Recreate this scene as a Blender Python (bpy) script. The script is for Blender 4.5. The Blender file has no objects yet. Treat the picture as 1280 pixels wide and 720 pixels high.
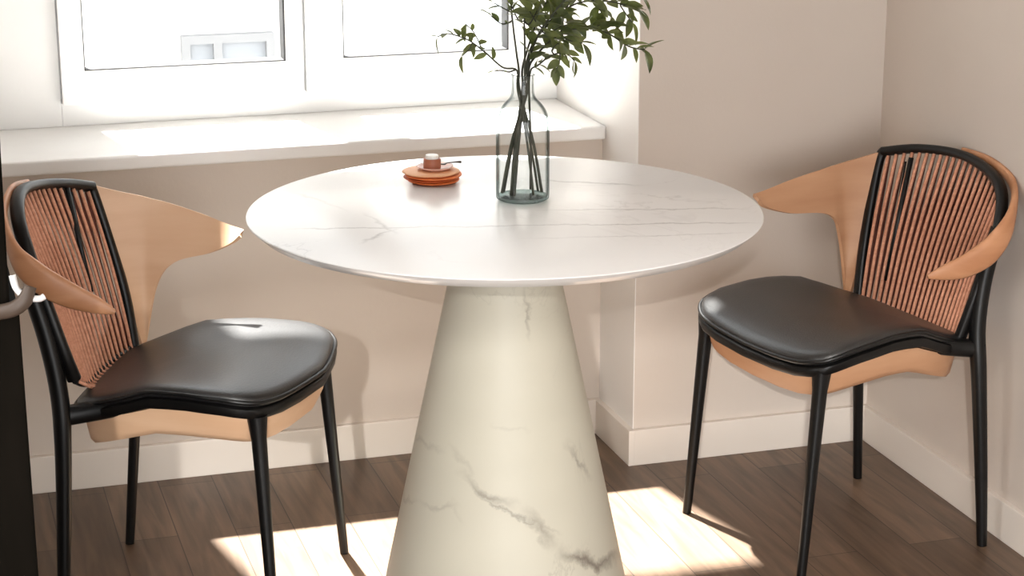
import bpy, bmesh, math, random
from mathutils import Vector, Matrix
random.seed(7)
SC = bpy.context.scene
COL = SC.collection
PI = math.pi

# ------------------------------------------------------------ camera
CAMH = 1.58; F = 2500.0
PITCH = math.radians(15.96); YAW = math.radians(17.2)
cam_d = bpy.data.cameras.new('camera'); cam = bpy.data.objects.new('camera', cam_d); COL.objects.link(cam)
cam.location = (0, 0, CAMH); cam.rotation_euler = (PI/2 - PITCH, 0, -YAW)
cam_d.sensor_width = 36; cam_d.lens = 36*F/1280; cam_d.clip_start = .05; cam_d.clip_end = 200
SC.camera = cam
_Fh = Vector((math.sin(YAW), math.cos(YAW), 0)); _R = Vector((math.cos(YAW), -math.sin(YAW), 0))
_F = _Fh*math.cos(PITCH) - Vector((0, 0, 1))*math.sin(PITCH); _U = _R.cross(_F)
def at(x, y, Y):                      # a point seen at a photo position, on the vertical plane at depth Y
    r = _F + _R*((x-640)/F) - _U*((y-360)/F)
    return Vector((0, 0, CAMH)) + r*(Y/r.y)

# ------------------------------------------------------------ materials
def new_mat(name):
    m = bpy.data.materials.new(name); m.use_nodes = True
    nt = m.node_tree; b = nt.nodes['Principled BSDF']
    return m, nt, b
def N(nt, t, **kw):
    n = nt.nodes.new(t)
    for k, v in kw.items():
        if k in n.inputs: n.inputs[k].default_value = v
        else: setattr(n, k, v)
    return n
def L(nt, a, b): nt.links.new(a, b)
def rgb(r, g, b):
    f = lambda c: ((c/255+.055)/1.055)**2.4 if c > 10 else c/255/12.92
    return (f(r), f(g), f(b), 1)
def noise_mat(name, c1, c2, scale=5, rough=.6, bump=0, stretch=(1, 1, 1), detail=5, spec=.5, coat=0, metal=0, bscale=None):
    m, nt, b = new_mat(name)
    tc = N(nt, 'ShaderNodeTexCoord'); mp = N(nt, 'ShaderNodeMapping'); mp.inputs['Scale'].default_value = stretch
    L(nt, tc.outputs['Object'], mp.inputs['Vector'])
    no = N(nt, 'ShaderNodeTexNoise', Scale=scale, Detail=detail); L(nt, mp.outputs[0], no.inputs['Vector'])
    cr = N(nt, 'ShaderNodeValToRGB'); cr.color_ramp.elements[0].position = .3; cr.color_ramp.elements[1].position = .7
    cr.color_ramp.elements[0].color = c1; cr.color_ramp.elements[1].color = c2
    L(nt, no.outputs['Fac'], cr.inputs[0]); L(nt, cr.outputs[0], b.inputs['Base Color'])
    b.inputs['Roughness'].default_value = rough; b.inputs['Specular IOR Level'].default_value = spec
    b.inputs['Coat Weight'].default_value = coat; b.inputs['Coat Roughness'].default_value = .28; b.inputs['Metallic'].default_value = metal
    if bump:
        n2 = N(nt, 'ShaderNodeTexNoise', Scale=bscale or scale*4, Detail=6); L(nt, mp.outputs[0], n2.inputs['Vector'])
        bp = N(nt, 'ShaderNodeBump', Strength=bump, Distance=.002); L(nt, n2.outputs['Fac'], bp.inputs['Height']); L(nt, bp.outputs[0], b.inputs['Normal'])
    return m
M = {}
M['wall'] = noise_mat('beige_plaster', rgb(206, 195, 185), rgb(211, 201, 191), 2, .85, .12, bscale=140)
M['white_wall'] = noise_mat('white_plaster', rgb(232, 228, 224), rgb(236, 233, 229), 2, .8, .1, bscale=140)
M['skirting'] = noise_mat('painted_skirting', rgb(226, 217, 207), rgb(231, 223, 214), 3, .45)
M['sill'] = noise_mat('white_sill_stone', rgb(228, 226, 224), rgb(236, 235, 233), 6, .3)
M['upvc'] = noise_mat('white_window_plastic', rgb(236, 236, 235), rgb(240, 240, 239), 3, .35)
M['gasket'] = noise_mat('black_rubber', rgb(50, 50, 52), rgb(62, 62, 64), 20, .6)
M['ceil'] = noise_mat('white_ceiling', rgb(235, 233, 230), rgb(238, 236, 233), 2, .9)
M['leather'] = noise_mat('black_leather', rgb(9, 9, 10), rgb(15, 15, 17), 25, .42, .3, bscale=260, spec=.9, coat=.25)
M['piping'] = noise_mat('black_piping', rgb(8, 8, 8), rgb(12, 12, 13), 25, .35)
M['black'] = noise_mat('black_lacquered_wood', rgb(7, 7, 7), rgb(13, 12, 12), 8, .38, stretch=(6, 6, 1), spec=.35)
M['tan'] = noise_mat('tan_bent_wood', rgb(188, 140, 105), rgb(202, 156, 120), 3, .5, .05, stretch=(1.5, 1.5, 9))
M['tan_lit'] = noise_mat('lit_bent_wood', rgb(216, 174, 138), rgb(226, 188, 154), 3, .5, .05, stretch=(1.5, 1.5, 9))  # tan wood of the left chair with sunlight put into a lighter colour
M['arm'] = noise_mat('tan_arm_wood', rgb(178, 122, 84), rgb(200, 146, 108), 6, .42, .05, stretch=(1, 6, 6))
M['cord'] = noise_mat('terracotta_cord', rgb(196, 134, 104), rgb(218, 158, 128), 60, .7, .3, stretch=(1, 1, 3), bscale=400)
M['cord_dark'] = noise_mat('dark_cord', rgb(80, 40, 30), rgb(100, 54, 40), 60, .8)
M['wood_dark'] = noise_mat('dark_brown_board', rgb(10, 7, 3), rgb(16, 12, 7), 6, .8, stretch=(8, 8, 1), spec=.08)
M['bracket'] = noise_mat('brown_bracket', rgb(70, 58, 50), rgb(84, 70, 60), 8, .5)
M['white_plastic'] = noise_mat('white_plastic', rgb(228, 228, 228), rgb(238, 238, 238), 8, .35)
M['orange'] = noise_mat('orange_leather', rgb(214, 108, 50), rgb(236, 136, 74), 30, .55, .2)
M['rust'] = noise_mat('burnt_orange_leather', rgb(186, 84, 38), rgb(204, 102, 50), 30, .55, .2)
M['peach'] = noise_mat('peach_leather', rgb(232, 166, 118), rgb(238, 182, 138), 30, .55, .2)
M['pink'] = noise_mat('pink_glaze', rgb(222, 176, 162), rgb(230, 190, 176), 20, .4)
M['brown_wood'] = noise_mat('brown_candle_cup', rgb(160, 92, 66), rgb(180, 112, 84), 14, .5, stretch=(1, 1, 6))
M['wax'] = noise_mat('white_wax', rgb(240, 238, 232), rgb(246, 244, 240), 14, .4)
M['stem'] = noise_mat('dark_stem', rgb(34, 38, 24), rgb(52, 54, 34), 30, .6)
M['steel'] = noise_mat('dark_spoon', rgb(48, 40, 36), rgb(66, 54, 46), 20, .35, metal=.6)
M['facade'] = noise_mat('pale_facade', rgb(238, 236, 232), rgb(243, 241, 238), .5, .9)
M['facade_trim'] = noise_mat('facade_window_frame', rgb(140, 140, 141), rgb(146, 146, 147), 2, .9)
M['facade_glass'] = noise_mat('facade_window_glass', rgb(146, 149, 153), rgb(152, 155, 159), 1, .9)
M['pavement'] = noise_mat('pale_pavement', rgb(205, 203, 200), rgb(214, 212, 209), 1, .9)

def leaf_mat():
    m, nt, b = new_mat('green_leaf')
    oi = N(nt, 'ShaderNodeTexCoord'); no = N(nt, 'ShaderNodeTexNoise', Scale=26, Detail=3); L(nt, oi.outputs['Object'], no.inputs['Vector'])
    cr = N(nt, 'ShaderNodeValToRGB'); cr.color_ramp.elements[0].position = .35; cr.color_ramp.elements[1].position = .68
    cr.color_ramp.elements[0].color = rgb(50, 60, 32); cr.color_ramp.elements[1].color = rgb(122, 128, 76)
    L(nt, no.outputs['Fac'], cr.inputs[0]); L(nt, cr.outputs[0], b.inputs['Base Color']); b.inputs['Roughness'].default_value = .5
    tr = N(nt, 'ShaderNodeBsdfTranslucent'); tr.inputs[0].default_value = rgb(120, 136, 60)
    mx = N(nt, 'ShaderNodeMixShader'); mx.inputs[0].default_value = .18
    L(nt, b.outputs[0], mx.inputs[1]); L(nt, tr.outputs[0], mx.inputs[2]); L(nt, mx.outputs[0], nt.nodes['Material Output'].inputs[0])
    return m
M['leaf'] = leaf_mat()

def pane_mat():
    m, nt, b = new_mat('window_glass'); nt.nodes.remove(b)
    t = N(nt, 'ShaderNodeBsdfTransparent'); t.inputs[0].default_value = (.97, .98, .98, 1)
    g = N(nt, 'ShaderNodeBsdfGlossy'); g.inputs['Roughness'].default_value = .02
    lw = N(nt, 'ShaderNodeLayerWeight', Blend=.5)
    fr = nt.nodes.new('ShaderNodeMath'); fr.operation = 'POWER'; fr.inputs[1].default_value = 5; L(nt, lw.outputs['Facing'], fr.inputs[0])
    mx = N(nt, 'ShaderNodeMixShader'); L(nt, fr.outputs[0], mx.inputs[0]); L(nt, t.outputs[0], mx.inputs[1]); L(nt, g.outputs[0], mx.inputs[2])
    L(nt, mx.outputs[0], nt.nodes['Material Output'].inputs[0]); return m
M['pane'] = pane_mat()
def vase_mat(name, col, thick):
    # blown glass: clear face-on, tinted and darker where one looks along the wall
    m, nt, b = new_mat(name); nt.nodes.remove(b)
    lw = N(nt, 'ShaderNodeLayerWeight', Blend=.5)
    cr = N(nt, 'ShaderNodeValToRGB')
    e = cr.color_ramp.elements; e[0].position = .5; e[0].color = thick; e[1].position = .97; e[1].color = col
    L(nt, lw.outputs['Facing'], cr.inputs[0])
    t = N(nt, 'ShaderNodeBsdfTransparent'); L(nt, cr.outputs[0], t.inputs[0])
    g = N(nt, 'ShaderNodeBsdfGlossy'); g.inputs['Roughness'].default_value = .03
    fr = nt.nodes.new('ShaderNodeMath'); fr.operation = 'MULTIPLY_ADD'; fr.inputs[1].default_value = .25; fr.inputs[2].default_value = .025
    pw = nt.nodes.new('ShaderNodeMath'); pw.operation = 'POWER'; pw.inputs[1].default_value = 4; L(nt, lw.outputs['Facing'], pw.inputs[0]); L(nt, pw.outputs[0], fr.inputs[0])
    mx = N(nt, 'ShaderNodeMixShader'); L(nt, fr.outputs[0], mx.inputs[0]); L(nt, t.outputs[0], mx.inputs[1]); L(nt, g.outputs[0], mx.inputs[2])
    L(nt, mx.outputs[0], nt.nodes['Material Output'].inputs[0]); return m
M['vase'] = vase_mat('clear_green_glass', (.12, .18, .17, 1), (.98, .99, .988, 1))
M['vase_base'] = vase_mat('thick_green_glass', (.45, .58, .56, 1), (.86, .93, .92, 1))

def floor_mat():
    m, nt, b = new_mat('oak_planks')
    tc = N(nt, 'ShaderNodeTexCoord'); mp = N(nt, 'ShaderNodeMapping'); mp.inputs['Rotation'].default_value = (0, 0, PI/2)
    L(nt, tc.outputs['Object'], mp.inputs['Vector'])
    br = N(nt, 'ShaderNodeTexBrick'); br.offset = .37
    br.inputs['Scale'].default_value = 1; br.inputs['Brick Width'].default_value = .75; br.inputs['Row Height'].default_value = .115
    br.inputs['Mortar Size'].default_value = .0012; br.inputs['Mortar Smooth'].default_value = .4
    br.inputs['Color1'].default_value = rgb(98, 78, 62); br.inputs['Color2'].default_value = rgb(126, 104, 85); br.inputs['Mortar'].default_value = rgb(52, 40, 32)
    L(nt, mp.outputs[0], br.inputs['Vector'])
    mp2 = N(nt, 'ShaderNodeMapping'); mp2.inputs['Scale'].default_value = (14, 1.2, 1); L(nt, tc.outputs['Object'], mp2.inputs['Vector'])
    no = N(nt, 'ShaderNodeTexNoise', Scale=3.2, Detail=8, Distortion=.6); L(nt, mp2.outputs[0], no.inputs['Vector'])
    cr = N(nt, 'ShaderNodeValToRGB'); cr.color_ramp.elements[0].position = .3; cr.color_ramp.elements[1].position = .72
    cr.color_ramp.elements[0].color = (.52, .5, .48, 1); cr.color_ramp.elements[1].color = (1.12, 1.1, 1.08, 1)
    L(nt, no.outputs['Fac'], cr.inputs[0])
    mx = N(nt, 'ShaderNodeMix', data_type='RGBA', blend_type='MULTIPLY'); mx.inputs['Factor'].default_value = 1
    L(nt, br.outputs['Color'], mx.inputs[6]); L(nt, cr.outputs[0], mx.inputs[7]); L(nt, mx.outputs[2], b.inputs['Base Color'])
    b.inputs['Roughness'].default_value = .42
    bp = N(nt, 'ShaderNodeBump', Strength=.25, Distance=.002); L(nt, no.outputs['Fac'], bp.inputs['Height']); L(nt, bp.outputs[0], b.inputs['Normal'])
    return m
M['floor'] = floor_mat()

def mathn(nt, op, a, b=None, c=None, clamp=False):
    n = nt.nodes.new('ShaderNodeMath'); n.operation = op; n.use_clamp = clamp
    for i, v in enumerate((a, b, c)):
        if v is None: continue
        if isinstance(v, (int, float)): n.inputs[i].default_value = v
        else: L(nt, v, n.inputs[i])
    return n.outputs[0]
def marble(name, base1, base2, veincol, lines, axes, wob=.03, rough=.25):
    """white marble; lines = veins (ax, ay, bx, by, width, strength) across the coordinates picked by axes"""
    m, nt, b = new_mat(name)
    tc = N(nt, 'ShaderNodeTexCoord'); sp = N(nt, 'ShaderNodeSeparateXYZ'); L(nt, tc.outputs['Object'], sp.inputs[0])
    n1 = N(nt, 'ShaderNodeTexNoise', Scale=14, Detail=7, Roughness=.65); L(nt, tc.outputs['Object'], n1.inputs['Vector'])
    n2 = N(nt, 'ShaderNodeTexNoise', Scale=3.5, Detail=3); L(nt, tc.outputs['Object'], n2.inputs['Vector'])
    n3 = N(nt, 'ShaderNodeTexNoise', Scale=22, Detail=5); L(nt, tc.outputs['Object'], n3.inputs['Vector'])
    U, V = sp.outputs[axes[0]], sp.outputs[axes[1]]
    wv = mathn(nt, 'MULTIPLY', mathn(nt, 'SUBTRACT', n1.outputs['Fac'], .5), wob*3.2)
    wv2 = mathn(nt, 'MULTIPLY', mathn(nt, 'SUBTRACT', n3.outputs['Fac'], .5), wob*2)
    tot = None
    for (ax, ay, bx, by, w, s) in lines:
        dx, dy = bx-ax, by-ay; ln = math.hypot(dx, dy); ux, uy = dx/ln, dy/ln
        # along = (U-ax)*ux + (V-ay)*uy ; across = -(U-ax)*uy + (V-ay)*ux
        du = mathn(nt, 'SUBTRACT', U, ax); dv = mathn(nt, 'SUBTRACT', V, ay)
        al = mathn(nt, 'ADD', mathn(nt, 'MULTIPLY', du, ux), mathn(nt, 'MULTIPLY', dv, uy))
        ac = mathn(nt, 'ADD', mathn(nt, 'MULTIPLY', du, -uy), mathn(nt, 'MULTIPLY', dv, ux))
        ac = mathn(nt, 'ADD', ac, wv); ac = mathn(nt, 'ADD', ac, wv2)
        d = mathn(nt, 'ABSOLUTE', ac)
        v = mathn(nt, 'SUBTRACT', 1, mathn(nt, 'DIVIDE', d, w), clamp=True)
        # fade out at both ends
        e1 = mathn(nt, 'MULTIPLY', al, 18, clamp=True); e2 = mathn(nt, 'MULTIPLY', mathn(nt, 'SUBTRACT', ln, al), 18, clamp=True)
        v = mathn(nt, 'MULTIPLY', mathn(nt, 'MULTIPLY', v, e1), mathn(nt, 'MULTIPLY', e2, s))
        tot = v if tot is None else mathn(nt, 'MAXIMUM', tot, v)
    brk = mathn(nt, 'MULTIPLY_ADD', n2.outputs['Fac'], 2.2, -.45, clamp=True)
    tot = mathn(nt, 'MULTIPLY', tot, brk)
    # faint random veins everywhere
    rv = N(nt, 'ShaderNodeTexNoise', Scale=2.6, Detail=6, Roughness=.6, Distortion=.8); L(nt, tc.outputs['Object'], rv.inputs['Vector'])
    r = mathn(nt, 'SUBTRACT', 1, mathn(nt, 'DIVIDE', mathn(nt, 'ABSOLUTE', mathn(nt, 'SUBTRACT', rv.outputs['Fac'], .5)), .008), clamp=True)
    r = mathn(nt, 'MULTIPLY', r, mathn(nt, 'MULTIPLY_ADD', n2.outputs['Fac'], 2.5, -1.15, clamp=True))
    tot = mathn(nt, 'MAXIMUM', tot, mathn(nt, 'MULTIPLY', r, .45))
    bm_ = N(nt, 'ShaderNodeMix', data_type='RGBA'); L(nt, n2.outputs['Fac'], bm_.inputs['Factor']); bm_.inputs[6].default_value = base1; bm_.inputs[7].default_value = base2
    mx = N(nt, 'ShaderNodeMix', data_type='RGBA'); L(nt, tot, mx.inputs['Factor']); L(nt, bm_.outputs[2], mx.inputs[6]); mx.inputs[7].default_value = veincol
    L(nt, mx.outputs[2], b.inputs['Base Color']); b.inputs['Roughness'].default_value = rough
    return m

# ------------------------------------------------------------ mesh helpers
def link(name, bm, mat, parent=None, smooth=False, loc=None, angle=None):
    me = bpy.data.meshes.new(name)
    bmesh.ops.recalc_face_normals(bm, faces=bm.faces)
    bm.to_mesh(me); bm.free()
    for p in me.polygons: p.use_smooth = smooth
    if angle and smooth: 
        me.set_sharp_from_angle(angle=math.radians(angle))
    me.materials.append(mat)
    o = bpy.data.objects.new(name, me); COL.objects.link(o)
    if parent is not None: o.parent = parent
    if loc is not None: o.location = loc
    return o
def tag(o, label=None, cat=None, group=None, kind=None):
    if label: o['label'] = label
    if cat: o['category'] = cat
    if group: o['group'] = group
    if kind: o['kind'] = kind
    return o
def empty(name, loc, label, cat, group=None):
    o = bpy.data.objects.new(name, None); COL.objects.link(o); o.location = loc; o.empty_display_size = .05
    return tag(o, label, cat, group)
def box(bm, x0, x1, y0, y1, z0, z1, bev=0, seg=2):
    vs = [bm.verts.new((x, y, z)) for x in (x0, x1) for y in (y0, y1) for z in (z0, z1)]
    fs = [(0, 1, 3, 2), (4, 6, 7, 5), (0, 4, 5, 1), (2, 3, 7, 6), (0, 2, 6, 4), (1, 5, 7, 3)]
    ff = [bm.faces.new([vs[i] for i in f]) for f in fs]
    if bev:
        es = list({e for f in ff for e in f.edges})
        bmesh.ops.bevel(bm, geom=es, offset=bev, segments=seg, affect='EDGES', profile=.7)
def boxes(*bs, bev=0):
    bm = bmesh.new()
    for b in bs: box(bm, *b, bev=bev)
    return bm
def cr_spline(pts, n=8):
    """Catmull-Rom through tuples of any length"""
    out = []
    P = [pts[0]]+list(pts)+[pts[-1]]
    for i in range(1, len(P)-2):
        a, b, c, d = P[i-1], P[i], P[i+1], P[i+2]
        for k in range(n):
            t = k/n
            out.append(tuple(.5*((2*b[j])+(-a[j]+c[j])*t+(2*a[j]-5*b[j]+4*c[j]-d[j])*t*t+(-a[j]+3*b[j]-3*c[j]+d[j])*t**3) for j in range(len(b))))
    out.append(tuple(pts[-1])); return out
def sweep(bm, pts, sx, sy=None, seg=10, up=(0, 0, 1), sq=1.0):
    """tube along pts; sx = half width across `up`, sy = half size along `up` (numbers or lists)"""
    n = len(pts); P = [Vector(p[:3]) for p in pts]; up = Vector(up)
    if sy is None: sy = sx
    SX = sx if isinstance(sx, (list, tuple)) else [sx]*n
    SY = sy if isinstance(sy, (list, tuple)) else [sy]*n
    rings = []
    for i in range(n):
        t = (P[min(i+1, n-1)]-P[max(i-1, 0)]).normalized()
        a = t.cross(up)
        if a.length < 1e-3: a = t.cross(Vector((0, 1, 0)))
        a.normalize(); b = a.cross(t).normalized()
        ring = []
        for k in range(seg):
            th = 2*PI*k/seg; c, s = math.cos(th), math.sin(th)
            c = math.copysign(abs(c)**sq, c); s = math.copysign(abs(s)**sq, s)
            ring.append(bm.verts.new(P[i]+a*(c*SX[i])+b*(s*SY[i])))
        rings.append(ring)
    for i in range(n-1):
        for k in range(seg):
            bm.faces.new((rings[i][k], rings[i][(k+1) % seg], rings[i+1][(k+1) % seg], rings[i+1][k]))
    bm.faces.new(rings[0][::-1]); bm.faces.new(rings[-1])
def lathe(bm, prof, seg=64, cx=0, cy=0, caps=True):
    rings = []
    for r, z in prof:
        if r < 1e-6: rings.append([bm.verts.new((cx, cy, z))])
        else: rings.append([bm.verts.new((cx+r*math.cos(2*PI*k/seg), cy+r*math.sin(2*PI*k/seg), z)) for k in range(seg)])
    for a, b in zip(rings, rings[1:]):
        for k in range(seg):
            k2 = (k+1) % seg
            if len(a) == 1 and len(b) == 1: continue
            if len(a) == 1: bm.faces.new((a[0], b[k], b[k2]))
            elif len(b) == 1: bm.faces.new((a[k], a[k2], b[0]))
            else: bm.faces.new((a[k], a[k2], b[k2], b[k]))
def grid(bm, rows, thick=None):
    """surface through a grid of points; with thick the sheet gets that thickness"""
    V = [[bm.verts.new(p) for p in r] for r in rows]
    for i in range(len(V)-1):
        for j in range(len(V[0])-1):
            vs = []
            for v in (V[i][j], V[i][j+1], V[i+1][j+1], V[i+1][j]):
                if v not in vs: vs.append(v)
            bm.faces.new(vs)
    if thick:
        bmesh.ops.recalc_face_normals(bm, faces=bm.faces)
        bmesh.ops.solidify(bm, geom=bm.faces[:], thickness=thick)

# ------------------------------------------------------------ the room
RX = 2.035          # right wall
PY = 3.857          # face of the wall right of the window
PX = 1.472          # side of the window recess
NY = 4.075          # wall below the sill
WY = 4.40           # window plane
LX = -1.35; BY = -1.2; CH = 3.05; HEAD = 2.8; SZ = .718; JX = .13
def struct(name, bm, mat, **k):
    return tag(link(name, bm, mat, **k), kind='structure')
struct('floor', boxes((LX-.15, RX+.15, BY, 4.55, -.1, 0)), M['floor'])
struct('ceiling', boxes((LX-.15, RX+.15, BY, 4.75, CH, CH+.1)), M['ceil'])
struct('wall_right', boxes((RX, RX+.15, BY, PY+.02, 0, CH)), M['wall'])
# wall right of the recess: face and recess side in one block, left of the recess another
struct('wall_back', boxes((PX, RX+.15, PY, 4.6, 0, CH)), M['wall'])
struct('wall_recess_side', boxes((PX-.002, PX, PY+.0, 4.6, 0, CH)), M['white_wall'])
struct('wall_recess_left', boxes((LX-.15, JX, PY, 4.6, 0, CH)), M['white_wall'])
struct('wall_below_window', boxes((JX, PX-.002, NY, 4.6, 0, SZ-.03)), M['wall'])
struct('wall_above_window', boxes((JX, PX-.002, WY-.05, 4.6, HEAD, CH)), M['white_wall'])
struct('wall_left', boxes((LX-.15, LX, BY, PY, 0, CH)), M['wall'])
# skirting
t = .013; bh = .082
def skirt(name, b): struct(name, boxes(b, bev=.003), M['skirting'])
skirt('baseboard_below_window', (JX, PX-.002, NY-t, NY+.002, 0, bh))
skirt('baseboard_recess_side', (PX-.002-t, PX, PY-t, NY-t, 0, bh))
skirt('baseboard_back', (PX-.001, RX, PY-t, PY+.001, 0, bh))
skirt('baseboard_right', (RX-t, RX+.001, BY, PY-t, 0, bh))
skirt('baseboard_left', (LX-.001, LX+t, BY, PY, 0, bh))
# sill
bm = bmesh.new(); box(bm, JX+.001, PX-.003, 4.05, WY+.02, SZ-.03, SZ, bev=.006, seg=3)
struct('trim_1', bm, M['sill'])
# window 1: fixed frame, two sashes
fr = [(JX, .333, WY-.01, WY+.06, SZ, HEAD), (1.412, PX-.002, WY-.01, WY+.06, SZ, HEAD), (.333, 1.412, WY-.01, WY+.06, SZ, SZ+.052), (.333, 1.412, WY-.01, WY+.06, HEAD-.06, HEAD), (.858, .880, WY-.01, WY+.06, SZ+.052, HEAD-.06)]
win = struct('window_1', boxes(*fr, bev=.003), M['upvc'])
def sash(x0, x1, gx0, gx1):
    z0, z1 = SZ+.050, HEAD-.055; gz0, gz1 = .842, HEAD-.13; y0, y1 = WY-.03, WY+.035
    s = link('sash', boxes((x0, gx0, y0, y1, z0, z1), (gx1, x1, y0, y1, z0, z1), (gx0-.001, gx1+.001, y0+.0005, y1, z0, gz0), (gx0-.001, gx1+.001, y0+.0005, y1, gz1, z1), bev=.003), M['upvc'], win)
    g = .004
    link('gasket', boxes((gx0, gx0+g*.5, y0+.001, y1-.02, gz0, gz1), (gx1-g, gx1, y0+.001, y1-.02, gz0, gz1), (gx0, gx1, y0+.001, y1-.02, gz0, gz0+g*.6), (gx0, gx1, y0+.001, y1-.02, gz1-g, gz1)), M['gasket'], s)
    link('pane', boxes((gx0, gx1, WY, WY+.006, gz0, gz1)), M['pane'], s)
sash(.335, .866, .385, .826); sash(.872, 1.410, .957, 1.345)
# outside
ext = empty('apartment_building', (0, 11, -6), 'pale rendered apartment building across the street, seen blown out through the window', 'building')
def eo(n, bm, m, p=ext): 
    o = link(n, bm, m, p); return o
EY = 12
fb = bmesh.new(); box(fb, -12, 3.6, EY-11, EY-11+6, 0, 10.5); eo('wall', fb, M['facade'])
box_w = []
for zi in (-3.4, -.95, 1.5):
    for xi in (-4.3, -1.3, 1.68):
        x_, z_ = xi, zi+5.3
        w_ = eo('window', boxes((x_-.05, x_, .93, 1.0, z_, z_+1.34), (x_+.46, x_+.51, .93, 1.0, z_, z_+1.34), (x_+.14, x_+.19, .93, 1.0, z_, z_+1.34), (x_-.05, x_+.51, .93, 1.0, z_-.05, z_), (x_-.05, x_+.51, .93, 1.0, z_+1.34, z_+1.39)), M['facade_trim'])
        link('pane', boxes((xi+.001, xi+.459, .965, .995, zi+5.301, zi+6.639)), M['facade_glass'], w_)
struct('ground', boxes((-30, 30, 4.9, 40, -6.1, -6)), M['pavement'])

# ------------------------------------------------------------ table
TX, TY = .994, 3.253
M['marble_top'] = marble('white_marble_top', rgb(236, 235, 234), rgb(242, 241, 240), rgb(150, 146, 146),
    [(-.40, -.02, .40, -.22, .006, .75), (-.24, .06, -.22, -.12, .006, .7), (-.30, -.16, -.20, -.06, .005, .6), (.10, .22, .30, .10, .008, .65), (.05, -.02, .42, -.12, .006, .6), (-.33, .25, -.26, .05, .006, .35), (-.05, -.2, .35, -.28, .005, .45)], ('X', 'Y'), .012, .22)
M['marble_base'] = marble('veined_marble_base', rgb(190, 186, 170), rgb(202, 198, 183), rgb(92, 80, 72),
    [(-.090, .318, .03, .262, .010, 1), (.025, .266, .092, .178, .011, 1), (.085, .185, .22, .10, .011, 1), (-.06, .30, .10, .20, .005, .9), (-.175, .335, -.10, .345, .008, .9), (-.10, .365, -.05, .30, .008, .9),
     (-.21, .20, -.150, .245, .006, .9), (-.155, .24, -.078, .268, .007, .9), (-.09, .275, -.07, .225, .006, .9), (-.03, .405, .05, .39, .005, .9), (.11, .37, .152, .27, .007, .8), (.03, .64, .05, .54, .005, .8)], ('X', 'Z'), .016, .5)
tab = empty('round_table', (TX, TY, 0), 'round white marble table on a cone-shaped marble pedestal in the middle of the room', 'table')
bm = bmesh.new(); lathe(bm, [(0, .731), (.428, .731), (.4325, .7320), (.4475, .7455), (.4500, .7480), (.4495, .7492), (.4480, .75), (0, .75)], 128)
link('tabletop', bm, M['marble_top'], tab, True, angle=40)
bm = bmesh.new()
pr = [(0, 0), (.226, 0), (.231, .004), (.230, .012)]+[(.230+(.078-.230)*(i/12), .012+(.715)*(i/12)) for i in range(1, 13)]+[(0, .727)]
lathe(bm, pr, 96); ped = link('pedestal', bm, M['marble_base'], tab, True, angle=40)
ped.rotation_euler = (0, 0, -YAW)       # its veining faces the room

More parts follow.
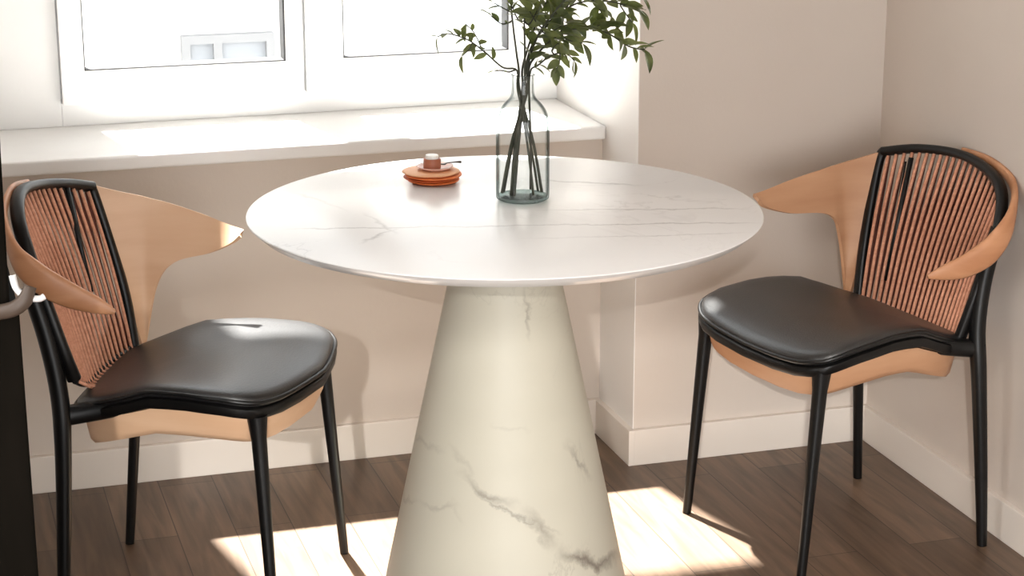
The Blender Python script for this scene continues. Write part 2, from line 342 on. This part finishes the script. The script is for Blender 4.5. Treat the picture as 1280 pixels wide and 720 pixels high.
# ------------------------------------------------------------ chairs
def Sx(y, z): return -.2-.3*(z-.46)+.035*min(1.3, (y/.2)**2)
def make_chair(name, label, origin, ang, s, o):
    root = empty(name, (origin[0], origin[1], 0), label, 'chair', 'woven back dining chairs')
    root.rotation_euler = (0, 0, ang)
    def fl(p): return (p[0], s*p[1])+tuple(p[2:])
    def fls(ps): return [fl(p) for p in ps]
    # --- seat cushion: saddle outline
    def hw(x):      # half width along depth
        pts = [(-.185, .150), (-.15, .172), (-.08, .198), (.0, .214), (.08, .226), (.15, .228), (.185, .222), (.205, .205), (.222, .160), (.230, .10), (.233, 0.0)]
        if x <= pts[0][0]: return pts[0][1]
        for a, b in zip(pts, pts[1:]):
            if x <= b[0]: return a[1]+(b[1]-a[1])*(x-a[0])/(b[0]-a[0])
        return 0
    def zt(x, v):   # top height (v = -1..1 across)
        z = .452+.012*math.cos((x-.02)*7)
        if x > .13: z -= o.get('drop', .9)*(x-.13)**1.6
        if x < -.04: z -= .28*(-.04-x)
        z += o.get('lift', .010)*(abs(v)**2)*math.exp(-((x-.02)/.09)**2)     # lifted sides
        z -= .008*(1-abs(v)**2)*math.exp(-((x+.02)/.12)**2)     # dished
        return z
    sk = o.get('skew', 0)
    def skew(x, y): return x*(1+sk*min(0, y)) if x > 0 else x
    # closed outline
    ol = []
    xs = [-.185, -.16, -.12, -.08, -.04, 0, .04, .08, .12, .15, .175, .195, .210, .222, .230, .2335]
    right = [(x, hw(x)) for x in xs]
    ol = [(x, y) for x, y in right]+[(x, -y) for x, y in right[::-1][1:]]
    rear = [(-.193, -.13), (-.197, -.07), (-.198, 0), (-.197, .07), (-.193, .13)]
    ol += rear
    def ring(bm, sc, dz, base=None):
        vs = []
        for (x, y) in ol:
            xx, yy = x*sc+.012*(1-sc), y*sc
            zz = zt(xx, min(1, max(-1, yy/.22)))+dz
            vs.append(bm.verts.new(fl((skew(xx, yy), yy, zz))))
        return vs
    def layered(name, mat, layers, parent):
        bm = bmesh.new(); R = [ring(bm, sc, dz) for sc, dz in layers]
        n = len(ol)
        for a, b in zip(R, R[1:]):
            for k in range(n): bm.faces.new((a[k], a[(k+1) % n], b[(k+1) % n], b[k]))
        c1 = bm.verts.new(fl((.012, 0, zt(.012, 0)+layers[-1][1]))); c0 = bm.verts.new(fl((.012, 0, zt(.012, 0)+layers[0][1])))
        for k in range(n):
            bm.faces.new((R[-1][k], R[-1][(k+1) % n], c1)); bm.faces.new((R[0][k], R[0][(k+1) % n], c0))
        return link(name, bm, mat, parent, True, angle=50)
    seat = layered('seat', M['leather'], [(.93, -.010), (.975, -.009), (.985, -.002), (.975, .006), (.95, .0095), (.9, .0115), (.8, .013), (.6, .014), (.4, .0145), (.2, .015)], root)
    # piping around the cushion
    bm = bmesh.new(); pp = []
    for (x, y) in ol+[ol[0]]:
        xx, yy = x*.988+.0002, y*.988; pp.append(fl((skew(xx, yy), yy, zt(xx, min(1, max(-1, yy/.22)))-.001)))
    sweep(bm, cr_spline(pp, 3), .0042, seg=8); link('piping', bm, M['piping'], seat, True)
    layered('seat_frame', M['black'], [(.93, -.032), (.985, -.030), (1.0, -.022), (1.0, -.013), (.985, -.0105), (.9, -.0105)], root)
    # tan shell under the seat
    layered('seat_shell', M[o['shell']], [(.78, -.086), (.87, -.083), (.90, -.072), (.93, -.034), (.8, -.034)], root)
    # --- legs
    def leg(top, foot, r0, r1, flat=1):
        bm = bmesh.new(); pts = [fl(tuple(top[i]+(foot[i]-top[i])*k/10 for i in range(3))) for k in range(11)]
        rr = [r0+(r1-r0)*(k/10)**.8 for k in range(11)]; rr[0] *= 1.25
        sweep(bm, pts, rr, rr, 12, up=(1, 0, 0), sq=.85); return link('leg', bm, M['black'], root, True, angle=50)
    for sg, key in ((1, 'far'), (-1, 'near')):
        fx, fy = o['front_'+key]
        leg((skew(.185, sg*.196), sg*.196, .425), (fx, fy, 0), .0145, .0085)
    leg((-.165, .165, .41), (-.215, .205, 0), .0125, .009)
    # near rear leg runs up to the back frame
    bm = bmesh.new()
    pst = cr_spline([fl(p) for p in o['post']], 6); n = len(pst)
    rr = [.0095+(.0155-.0095)*min(1, k/n*2.2) for k in range(n)]
    sweep(bm, pst, rr, rr, 12, up=(1, 0, 0), sq=.85); link('leg', bm, M['black'], root, True, angle=50)
    # bracket between post and seat
    bm = bmesh.new(); sweep(bm, [fl((-.20, -.185, .405)), fl((-.15, -.165, .41)), fl((-.10, -.16, .42))], .016, .017, 10, sq=.6); link('bracket', bm, M['black'], root, True, angle=50)
    # --- back frame
    def S(y, z, d=0): return (Sx(y, z)+d, y, z)
    fp = cr_spline([S(y, z) for y, z in o['frame_side']], 5)
    ft = cr_spline([S(y, z) for y, z in o['frame_top']], 6)
    bm = bmesh.new(); sweep(bm, fls(fp), .011, .009, 10, up=(1, 0, .3), sq=.7)
    sweep(bm, fls(ft), [.0095]*len(ft), [.0125]*len(ft), 10, up=(1, 0, .3), sq=.7)
    lo = cr_spline([S(y, z) for y, z in o['frame_low']], 5)
    sweep(bm, fls(lo), .006, .006, 8, up=(1, 0, .3))
    frame = link('back_frame', bm, M['black'], root, True, angle=50)
    # centre spline rod
    (y0, z0), (y1, z1) = o['rod']
    bm = bmesh.new()
    sweep(bm, fls([S(y0, z0, .010), S((y0+y1)/2, (z0+z1)/2, .010), S(y1, z1, .010)]), [.0055, .005, .004], None, 8)
    sweep(bm, fls([S(y0+.012, z0-.01, .008), S((y0+y1)/2+.010, (z0+z1)/2, .008), S(y1+.006, z1+.03, .008)]), .0022, None, 6)
    link('back_rod', bm, M['black'], frame, True)
    # --- cords
    def on_poly(P, k):      # point at fraction k of a (y,z) polyline's length
        d = [0]
        for a, b in zip(P, P[1:]): d.append(d[-1]+math.hypot(b[0]-a[0], b[1]-a[1]))
        T = k*d[-1]
        for i in range(len(P)-1):
            if T <= d[i+1]+1e-9:
                f = (T-d[i])/(d[i+1]-d[i]); return tuple(P[i][j]+(P[i+1][j]-P[i][j])*f for j in range(2))
        return P[-1]
    top = cr_spline(o['cord_top'], 8); bot = cr_spline(o['frame_low'], 8)
    NC = o.get('nc', 22)
    for k in range(NC):
        u = (k+.5)/NC
        a = on_poly(top, u); b = on_poly(bot, u*.985+.005)
        pts = []
        for i in range(9):
            t_ = i/8; y = a[0]+(b[0]-a[0])*t_; z = a[1]+(b[1]-a[1])*t_
            pts.append(S(y, z, .004+.006*math.sin(PI*t_)))
        e = pts[-1]; pts.append((e[0]+.014, e[1], e[2]-.006))
        bm = bmesh.new(); sweep(bm, fls(pts), .0036 if 'nc' not in o else .0033, None, 7); link('cord', bm, M['cord'], frame, True)
    bm = bmesh.new()
    for k in range(NC+1):
        u = min(.995, max(.005, k/NC)); a = on_poly(top, u); b = on_poly(bot, u)
        sweep(bm, fls([S(a[0]+(b[0]-a[0])*i/6, a[1]+(b[1]-a[1])*i/6, -.006) for i in range(7)]), .0046, .003, 6)
    link('cord_backing', bm, M['cord_dark'], frame, True)
    # --- near arm: bent rail that starts behind the top of the back
    ap = cr_spline(o['arm'], 8); n = len(ap)
    bm = bmesh.new(); sweep(bm, fls([p[:3] for p in ap]), [p[3] for p in ap], [p[4] for p in ap], 14, sq=.8)
    link('armrest', bm, M['arm'], root, True, angle=60)
    # --- far wing of bent wood
    rows = []
    for (xt, zt_, xb, zb, yb) in cr_spline(o['wing'], 6):
        r = []
        for j in range(9):
            v = j/8; x = xt+(xb-xt)*v; z = zt_+(zb-zt_)*v
            r.append(fl((x, yb-.028*v*v*0-.02*v, z)))
        rows.append(r)
    bm = bmesh.new(); grid(bm, rows, .007)
    link('side_panel', bm, M[o['wing_mat']], root, True, angle=40)
    return root

# right chair: forward points to the table (-X), far side is its right hand
common_r = dict(shell='tan', wing_mat='tan',
    front_far=(.218, .203), front_near=(.218, -.203),
    post=[(-.215, -.205, 0), (-.205, -.200, .15), (-.190, -.192, .35), (-.190, -.178, .45), (-.205, -.172, .55), (-.226, -.178, .64)],
    frame_side=[(.166, .418), (.185, .504), (.201, .608), (.210, .697), (.204, .716)],
    frame_top=[(.206, .715), (.124, .734), (.018, .741), (-.079, .729), (-.145, .703), (-.175, .648), (-.172, .585), (-.166, .50), (-.156, .43), (-.150, .398)],
    frame_low=[(.160, .418), (.119, .412), (.033, .398), (-.062, .392), (-.150, .398)],
    cord_top=[(.198, .707), (.124, .727), (.018, .734), (-.076, .721), (-.138, .693), (-.166, .645)],
    rod=((.130, .716), (.104, .471)),
    arm=[(-.300, .03, .746, .004, .006), (-.298, -.06, .740, .005, .009), (-.278, -.150, .715, .006, .013), (-.235, -.200, .668, .008, .019), (-.19, -.208, .615, .009, .026), (-.14, -.200, .585, .008, .024), (-.095, -.19, .573, .006, .016), (-.06, -.18, .566, .003, .004)],
    wing=[(-.243, .716, -.165, .410, .212), (-.20, .705, -.165, .412, .224), (-.165, .697, -.160, .425, .232), (-.145, .692, -.142, .540, .236), (-.12, .687, -.115, .592, .238), (-.03, .669, -.02, .605, .240), (.04, .652, .045, .625, .236), (.062, .646, .064, .640, .232)])
common_l = dict(common_r); common_l.update(nc=19, lift=.002, drop=.25, skew=.9, front_near=(.176, -.215), shell='tan_lit', wing_mat='tan_lit',
    frame_side=[(.156, .425), (.182, .518), (.193, .625), (.196, .709), (.192, .729)],
    frame_top=[(.194, .727), (.132, .746), (.039, .766), (-.059, .775), (-.135, .750), (-.172, .69), (-.182, .60), (-.180, .52), (-.165, .468)],
    frame_low=[(.150, .428), (.070, .427), (-.02, .428), (-.09, .434), (-.165, .465)],
    cord_top=[(.186, .719), (.132, .738), (.039, .758), (-.057, .767), (-.126, .744), (-.164, .685)],
    rod=((.109, .744), (.066, .559)),
    post=[(-.215, -.205, 0), (-.205, -.202, .15), (-.195, -.198, .35), (-.198, -.192, .45), (-.215, -.188, .55), (-.24, -.186, .64)],
    arm=[(-.310, .03, .772, .004, .006), (-.308, -.06, .778, .005, .009), (-.290, -.150, .752, .006, .013), (-.255, -.205, .705, .008, .019), (-.215, -.212, .665, .009, .024), (-.17, -.205, .635, .008, .023), (-.12, -.196, .613, .006, .015), (-.09, -.19, .600, .003, .004)],
    wing=[(-.246, .729, -.165, .412, .202), (-.20, .715, -.165, .412, .216), (-.165, .706, -.158, .425, .226), (-.14, .698, -.135, .530, .232), (-.11, .690, -.10, .578, .236), (-.04, .667, -.03, .598, .238), (.01, .647, .015, .618, .234), (.032, .637, .034, .632, .230)])
make_chair('dining_chair', 'black leather dining chair with woven cord back, right of the table in the corner', (1.7285, 3.397), math.atan2(-.169, -.986), -1, common_r)
make_chair('dining_chair', 'black leather dining chair with woven cord back, left of the table below the sill', (.479, 3.468), math.atan2(-.398, .917), 1, common_l)

# ------------------------------------------------------------ dark cupboard edge at the left
cab = empty('cupboard', (-.1, 2.85, 0), 'tall dark brown cupboard cut off by the left edge of the photo', 'cupboard')
def frustum(x0, x1b, x1t, y0, y1, z0, z1):
    bm = bmesh.new(); box(bm, x0, x1b, y0, y1, z0, z1)
    for v in bm.verts:
        if v.co.z > (z0+z1)/2 and v.co.x > (x0+x1b)/2: v.co.x = x1t
    bmesh.ops.bevel(bm, geom=bm.edges[:], offset=.003, segments=2, affect='EDGES'); return bm
cx0 = at(14, 380, 2.7).x+.1
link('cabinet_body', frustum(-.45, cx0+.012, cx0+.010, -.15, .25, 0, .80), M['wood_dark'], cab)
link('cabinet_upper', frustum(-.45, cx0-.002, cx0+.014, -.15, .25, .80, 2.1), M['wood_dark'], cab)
bm = bmesh.new(); sweep(bm, cr_spline([(cx0-.03, -.155, .80, .006, .012), (cx0, -.165, .806, .007, .013), (cx0+.018, -.165, .818, .008, .010), (cx0+.026, -.16, .835, .006, .008)], 5), .007, .011, 10)
hb = link('handle', bm, M['bracket'], cab, True); hb['label'] = 'brown curved handle'
bm = bmesh.new(); sweep(bm, cr_spline([(cx0+.004, -.150, .850), (cx0+.008, -.155, .832), (cx0+.020, -.16, .820), (cx0+.036, -.16, .8165), (cx0+.044, -.158, .8185)], 5), .005, .0045, 10)
hc_ = link('handle_cap', bm, M['white_plastic'], hb, True); hc_['label'] = 'white cap'

# ------------------------------------------------------------ vase and branches
VX, VY = 1.047, 3.318; T = .75
va = empty('vase', (VX, VY, T), 'clear greenish glass bottle vase holding leafy branches on the marble table', 'vase')
bm = bmesh.new()
out = cr_spline([(.040, .000), (.0455, .003), (.0475, .009), (.0475, .05), (.0475, .122), (.0462, .143), (.0415, .160), (.033, .173), (.0245, .182), (.0205, .190), (.0195, .200), (.0195, .222), (.0215, .2245)], 5)
inn = [(max(r-.0022, 0.001), max(z, .008)) for r, z in out][::-1]
lathe(bm, [(0, 0)]+out+[(inn[0][0], inn[0][1]+.001)]+inn+[(0, .008)], 64)
link('vase_body', bm, M['vase'], va, True)
bm = bmesh.new(); lathe(bm, [(0, .0012), (.041, .0012), (.0435, .004), (.0440, .0078), (.030, .0085), (0, .0095)], 48)
link('vase_base', bm, M['vase_base'], va, True)

def leaf(bm, p, d, ln, w, roll):
    d = d.normalized(); a = d.cross(Vector((0, 0, 1)))
    if a.length < .05: a = Vector((1, 0, 0))
    a.normalize(); a = Matrix.Rotation(roll, 3, d) @ a; nrm = a.cross(d)
    prev = None; n = 7
    for i in range(n+1):
        t = i/n; hw = w*math.sin(PI*min(1, t**.85))**.8*.5 if 0 < t < 1 else .0004
        c = p+d*(ln*t)-nrm*(ln*.18*t*t)
        row = [bm.verts.new(c-a*hw+nrm*hw*.35), bm.verts.new(c), bm.verts.new(c+a*hw+nrm*hw*.35)]
        if prev:
            bm.faces.new((prev[0], prev[1], row[1], row[0])); bm.faces.new((prev[1], prev[2], row[2], row[1]))
        prev = row
def twig(pts, n=8): return [Vector(q) for q in cr_spline([tuple(p) for p in pts], n)]
NK = (VX, VY, T)
def branch(label, px, dep, low, twigs=(), leaf0=.3, step=.016, size=(.022, .034), seed=0, droop=0, r=.0017, tip=1):
    """px: photo positions of the stem above the neck, dep: how far each lies behind(+)/before(-) the vase, low: foot inside the vase"""
    rnd = random.Random(seed)
    root = empty('leafy_branch', NK, label, 'branch', 'branches in the glass vase')
    O = Vector(NK)
    foot = Vector((low[0], low[1], .012)); nk = Vector((low[2], low[3], .195)); nk2 = Vector((low[2]*1.25, low[3]*1.25, .232))
    up = [at(x, y, VY+d)-O for (x, y), d in zip(px, dep)]
    main = twig([foot, (foot+nk)*.5+Vector((foot.x*.12, foot.y*.12, 0)), nk, nk2]+up)
    bm = bmesh.new(); n = len(main); sweep(bm, main, [r*1.35*(1.25-.75*i/n) for i in range(n)], None, 7)
    tw = []
    for tp, td in twigs:
        q = [at(x, y, VY+d)-O for (x, y), d in zip(tp, td)]
        # start on the main stem
        s0 = min(main, key=lambda v: (v-q[0]).length); q = [s0]+q
        t_ = twig(q, 6); tw.append(t_); m_ = len(t_); sweep(bm, t_, [r*(.95-.4*i/m_) for i in range(m_)], None, 6)
    link('stem', bm, M['stem'], root, True)
    bm = bmesh.new()
    def dress(path, start):
        d = 0; tot = sum((b-a).length for a, b in zip(path, path[1:])); nxt = tot*start; side = 1
        for a, b in zip(path, path[1:]):
            sl = (b-a).length
            while nxt <= d+sl:
                p = a+(b-a)*((nxt-d)/sl); t_ = (b-a).normalized()
                if p.z > .235:
                    v = Vector((rnd.uniform(-1, 1), rnd.uniform(-1, 1), rnd.uniform(-1, 1))); v = (v-t_*v.dot(t_)).normalized()
                    v2 = (_R*side*.8+_U*rnd.uniform(-.2, .5)); v2 = (v2-t_*v2.dot(t_)); v2 = v2.normalized() if v2.length > .05 else v
                    dd = t_*rnd.uniform(.5, .9)+(v*.6+v2*.9).normalized()*rnd.uniform(.6, 1)-Vector((0, 0, droop*rnd.uniform(.3, 1)))
                    ln = rnd.uniform(*size); leaf(bm, p, dd, ln, ln*rnd.uniform(.42, .56), rnd.uniform(-1.2, 1.2))
                    side = -side
                nxt += step*rnd.uniform(.7, 1.3)
            d += sl
        leaf(bm, path[-1], path[-1]-path[-3]-Vector((0, 0, droop*.05)), size[1]*tip, size[1]*.5*tip, rnd.uniform(-.5, .5))
    dress(main[17:], leaf0)
    for t_ in tw: dress(t_, .15)
    link('foliage', bm, M['leaf'], root, True)
branch('branch reaching low to the left with sparse small leaves and one broad drooping tip leaf', [(628, 84), (607, 66), (585, 50), (560, 42), (547, 46)], [0, -.01, -.02, -.03, -.03], (.030, .004, -.008, .003),
       twigs=[([(600, 56), (592, 40), (582, 30)], [-.01, -.01, 0]), ([(586, 62), (578, 70)], [-.02, -.02])], leaf0=.40, step=.014, size=(.016, .026), seed=1, droop=.5, r=.0014, tip=1.2)
branch('thin straight branch rising just left of the vase neck', [(645, 62), (640, 20), (636, -30), (632, -80)], [.01, .02, .03, .03], (.034, -.006, -.004, .006),
       twigs=[([(628, 30), (614, 20)], [.01, .0]), ([(636, 14), (618, 4)], [.02, .01])], leaf0=.72, step=.020, size=(.018, .028), seed=2)
branch('upright branch with small leaves rising straight above the vase', [(656, 60), (656, 15), (664, -30), (668, -80)], [-.01, -.01, 0, .01], (-.026, -.014, .001, -.006),
       twigs=[([(648, 25), (640, 8)], [0, .01]), ([(662, 30), (672, 12)], [-.02, -.03])], leaf0=.35, step=.014, size=(.018, .028), seed=3)
branch('bushy branch leaning right just above the vase neck', [(664, 66), (676, 38), (694, 14), (716, -12), (735, -40)], [.0, -.02, -.03, -.03, -.03], (-.036, .008, .006, -.003),
       twigs=[([(684, 42), (700, 34), (712, 30)], [-.02, -.02, -.01]), ([(672, 30), (662, 14)], [-.02, -.03]), ([(700, 20), (712, 4)], [-.02, -.01])], leaf0=.2, step=.007, size=(.024, .040), seed=4)
branch('long branch stretching far right with broad olive leaves', [(668, 72), (690, 50), (722, 36), (756, 40), (786, 58), (806, 62)], [0, .01, .02, .03, .03, .03], (-.030, .018, .009, .002),
       twigs=[([(710, 50), (728, 54)], [.0, .0]), ([(740, 36), (760, 28), (772, 34)], [.02, .03, .03]), ([(700, 40), (716, 26)], [.02, .03])], leaf0=.25, step=.008, size=(.026, .044), seed=5, droop=.25)
branch('branch arching to the upper right above the long one', [(666, 55), (690, 26), (722, 4), (762, 2), (798, 12)], [.02, .04, .05, .05, .05], (-.022, -.020, .006, .006),
       twigs=[([(744, 2), (752, 16)], [.05, .05]), ([(776, 8), (790, 28)], [.05, .04]), ([(740, 0), (770, -14), (800, -6)], [.05, .06, .06])], leaf0=.35, step=.009, size=(.026, .042), seed=6, droop=.2)
branch('short branch hanging low on the right with small dark leaves', [(672, 82), (688, 70), (706, 66), (718, 76)], [-.01, -.03, -.04, -.04], (.022, .022, .010, -.005),
       twigs=[([(690, 62), (700, 52)], [-.03, -.04]), ([(700, 74), (696, 86)], [-.04, -.05])], leaf0=.3, step=.007, size=(.018, .030), seed=7, droop=.4, r=.0014)
branch('branch with dense leaves in the middle of the bouquet, behind the bushy one', [(660, 60), (670, 30), (684, 0), (700, -40)], [.03, .05, .06, .06], (-.012, .028, .002, .009),
       twigs=[([(678, 30), (694, 22)], [.05, .05]), ([(672, 20), (656, 6)], [.05, .06])], leaf0=.35, step=.007, size=(.024, .038), seed=8)
branch('tiny short sprig beside the neck on the left', [(636, 90), (626, 88), (618, 89)], [-.01, -.02, -.02], (.012, -.026, -.009, -.004), leaf0=.75, step=.02, size=(.010, .014), seed=9, r=.0014)

# ------------------------------------------------------------ coasters, dish, candle
CXc, CYc = .929, 3.505
def coaster(z, dx, dy, rot, mat, label, r=.058):
    bm = bmesh.new(); th = .0052
    def rr(a): return r*(1+.012*math.cos(6*a))
    seg = 72; prof = [(.0, 0), (.80, 0), (.86, .0016), (.96, .0020), (1, .0028), (.99, .0040), (.94, th), (0, th)]
    rings = []
    for q, z_ in prof:
        if q == 0: rings.append([bm.verts.new((0, 0, z_))])
        else: rings.append([bm.verts.new((rr(2*PI*k/seg)*q*math.cos(2*PI*k/seg), rr(2*PI*k/seg)*q*math.sin(2*PI*k/seg), z_)) for k in range(seg)])
    for a, b in zip(rings, rings[1:]):
        for k in range(seg):
            k2 = (k+1) % seg
            if len(a) == 1: bm.faces.new((a[0], b[k], b[k2]))
            elif len(b) == 1: bm.faces.new((a[k], a[k2], b[0]))
            else: bm.faces.new((a[k], a[k2], b[k2], b[k]))
    o = link('coaster', bm, mat, None, True, angle=50); o.location = (CXc+dx, CYc+dy, z); o.rotation_euler = (0, 0, rot)
    return tag(o, label, 'coaster', 'stack of orange coasters')
coaster(T, .004, 0, .1, M['orange'], 'orange leather coaster at the bottom of the small stack', .048)
coaster(T+.0053, -.002, .002, .5, M['rust'], 'burnt orange leather coaster second from the bottom of the small stack', .050)
coaster(T+.0106, .003, -.002, .2, M['orange'], 'orange leather coaster just below the peach one on top of the small stack', .053)
coaster(T+.0159, -.001, .001, .8, M['peach'], 'pale peach coaster lying on top of the orange stack', .053)
zt0 = T+.0159+.0053
bm = bmesh.new(); lathe(bm, [(0, 0), (.020, 0), (.030, .003), (.0345, .006), (.034, .0072), (.028, .0052), (.019, .0028), (0, .0024)], 48)
d_ = link('small_dish', bm, M['pink'], None, True); d_.location = (CXc+.008, CYc+.006, zt0); tag(d_, 'shallow pale pink dish on top of the coaster stack', 'dish')
cnd = empty('candle_cup', (CXc+.001, CYc+.000, zt0+.0026), 'small brown wooden cup with a white candle, standing on the pink dish', 'candle')
bm = bmesh.new(); lathe(bm, [(0, 0), (.0150, 0), (.0162, .0015), (.0165, .008), (.0165, .0175), (.0155, .0195), (.0125, .0195), (.012, .015), (0, .015)], 40)
link('cup', bm, M['brown_wood'], cnd, True, angle=40)
bm = bmesh.new(); lathe(bm, [(0, .0152), (.0118, .0152), (.0122, .023), (.0115, .0262), (0, .0272)], 32)
link('candle', bm, M['wax'], cnd, True, angle=50)
bm = bmesh.new()
sp0 = cr_spline([(0, 0, 0.0, .0055, .0014), (.010, 0, -.0008, .0060, .0012), (.018, 0, .001, .0025, .0010), (.036, 0, .0015, .0014, .0012), (.048, 0, .0012, .0022, .0020), (.053, 0, .0008, .0024, .0022)], 5)
sweep(bm, sp0, [p[3] for p in sp0], [p[4] for p in sp0], 10)
spn = link('spoon', bm, M['steel'], None, True); spn.scale = (.8, 1, 1); spn.location = (CXc+.016, CYc+.000, zt0+.0105); spn.rotation_euler = (0, .02, .12)
tag(spn, 'tiny dark spoon lying across the rim of the pink dish', 'spoon')

# ------------------------------------------------------------ light
w = bpy.data.worlds.new('sky'); SC.world = w; w.use_nodes = True
bg = w.node_tree.nodes['Background']; bg.inputs[0].default_value = (.96, .98, 1, 1); bg.inputs[1].default_value = 2.1
sd = bpy.data.lights.new('sun', 'SUN'); sd.energy = 40; sd.angle = math.radians(1.2); sd.color = (1, .965, .92)
so = bpy.data.objects.new('sun', sd); COL.objects.link(so)
TAN = 2.1; d = Vector((.20, -1, -TAN)).normalized()
so.rotation_euler = d.to_track_quat('-Z', 'Y').to_euler(); so.location = (.8, 6, 6)
def area(name, loc, target, size, size_y, power, col):
    l = bpy.data.lights.new(name, 'AREA'); l.shape = 'RECTANGLE'; l.size = size; l.size_y = size_y; l.energy = power; l.color = col
    o = bpy.data.objects.new(name, l); COL.objects.link(o); o.location = loc
    o.rotation_euler = (Vector(target)-Vector(loc)).to_track_quat('-Z', 'Y').to_euler(); return o
area('rear_fill', (.35, BY-.5, 1.1), (.6, 3.6, .7), 3.0, 1.9, 55, (1, .985, .965))  # added soft fill behind the camera for front light
area('left_fill', (LX+.05, 2.3, 1.5), (.5, 4.0, .6), 1.2, 1.2, 34, (1, .985, .965))  # added fill inside the left wall, no window there
# added spot behind the camera, cut into soft bands by the added blind
sl = bpy.data.lights.new('added_band_spot', 'SPOT'); sl.energy = 2000; sl.spot_size = math.radians(50); sl.spot_blend = .3; sl.shadow_soft_size = .055; sl.color = (1, .965, .92)
slo = bpy.data.objects.new('added_band_spot', sl); COL.objects.link(slo); slo.location = (-1.6, -3.5, 3.0)
slo.rotation_euler = (Vector((1.0, 3.9, .2))-slo.location).to_track_quat('-Z', 'Y').to_euler()
struct('wall_rear_added', boxes((LX-.15, RX+.15, BY-.15, BY, 2.5, CH), (LX-.15, LX+.15, BY-.15, BY, 0, 2.5), (RX-.15, RX+.15, BY-.15, BY, 0, 2.5)), M['wall'])  # unseen rear wall added, its opening lets the front light in
blind = empty('added_blind', ((LX+RX)/2, BY-.02, 2.5), 'unseen white slatted blind added behind the camera to break the spot into bands', 'blind')  # unseen blind, added only to shape the spot's beam
hwid = (RX-LX)/2-.155
link('blind_cloth', boxes((-hwid, hwid, -.01, .0, 2.19-2.5, 0)), M['white_plastic'], blind)
z_ = 2.175
while z_ > 1.88:
    link('slat', boxes((-hwid, hwid, -.008, .002, z_-.034-2.5, z_-2.5)), M['white_plastic'], blind); z_ -= .062
vs = SC.view_settings; SC.display_settings.display_device = 'sRGB'
vs.view_transform = 'Standard'; vs.look = 'None'; vs.gamma = 1; vs.exposure = .35; vs.use_curve_mapping = False
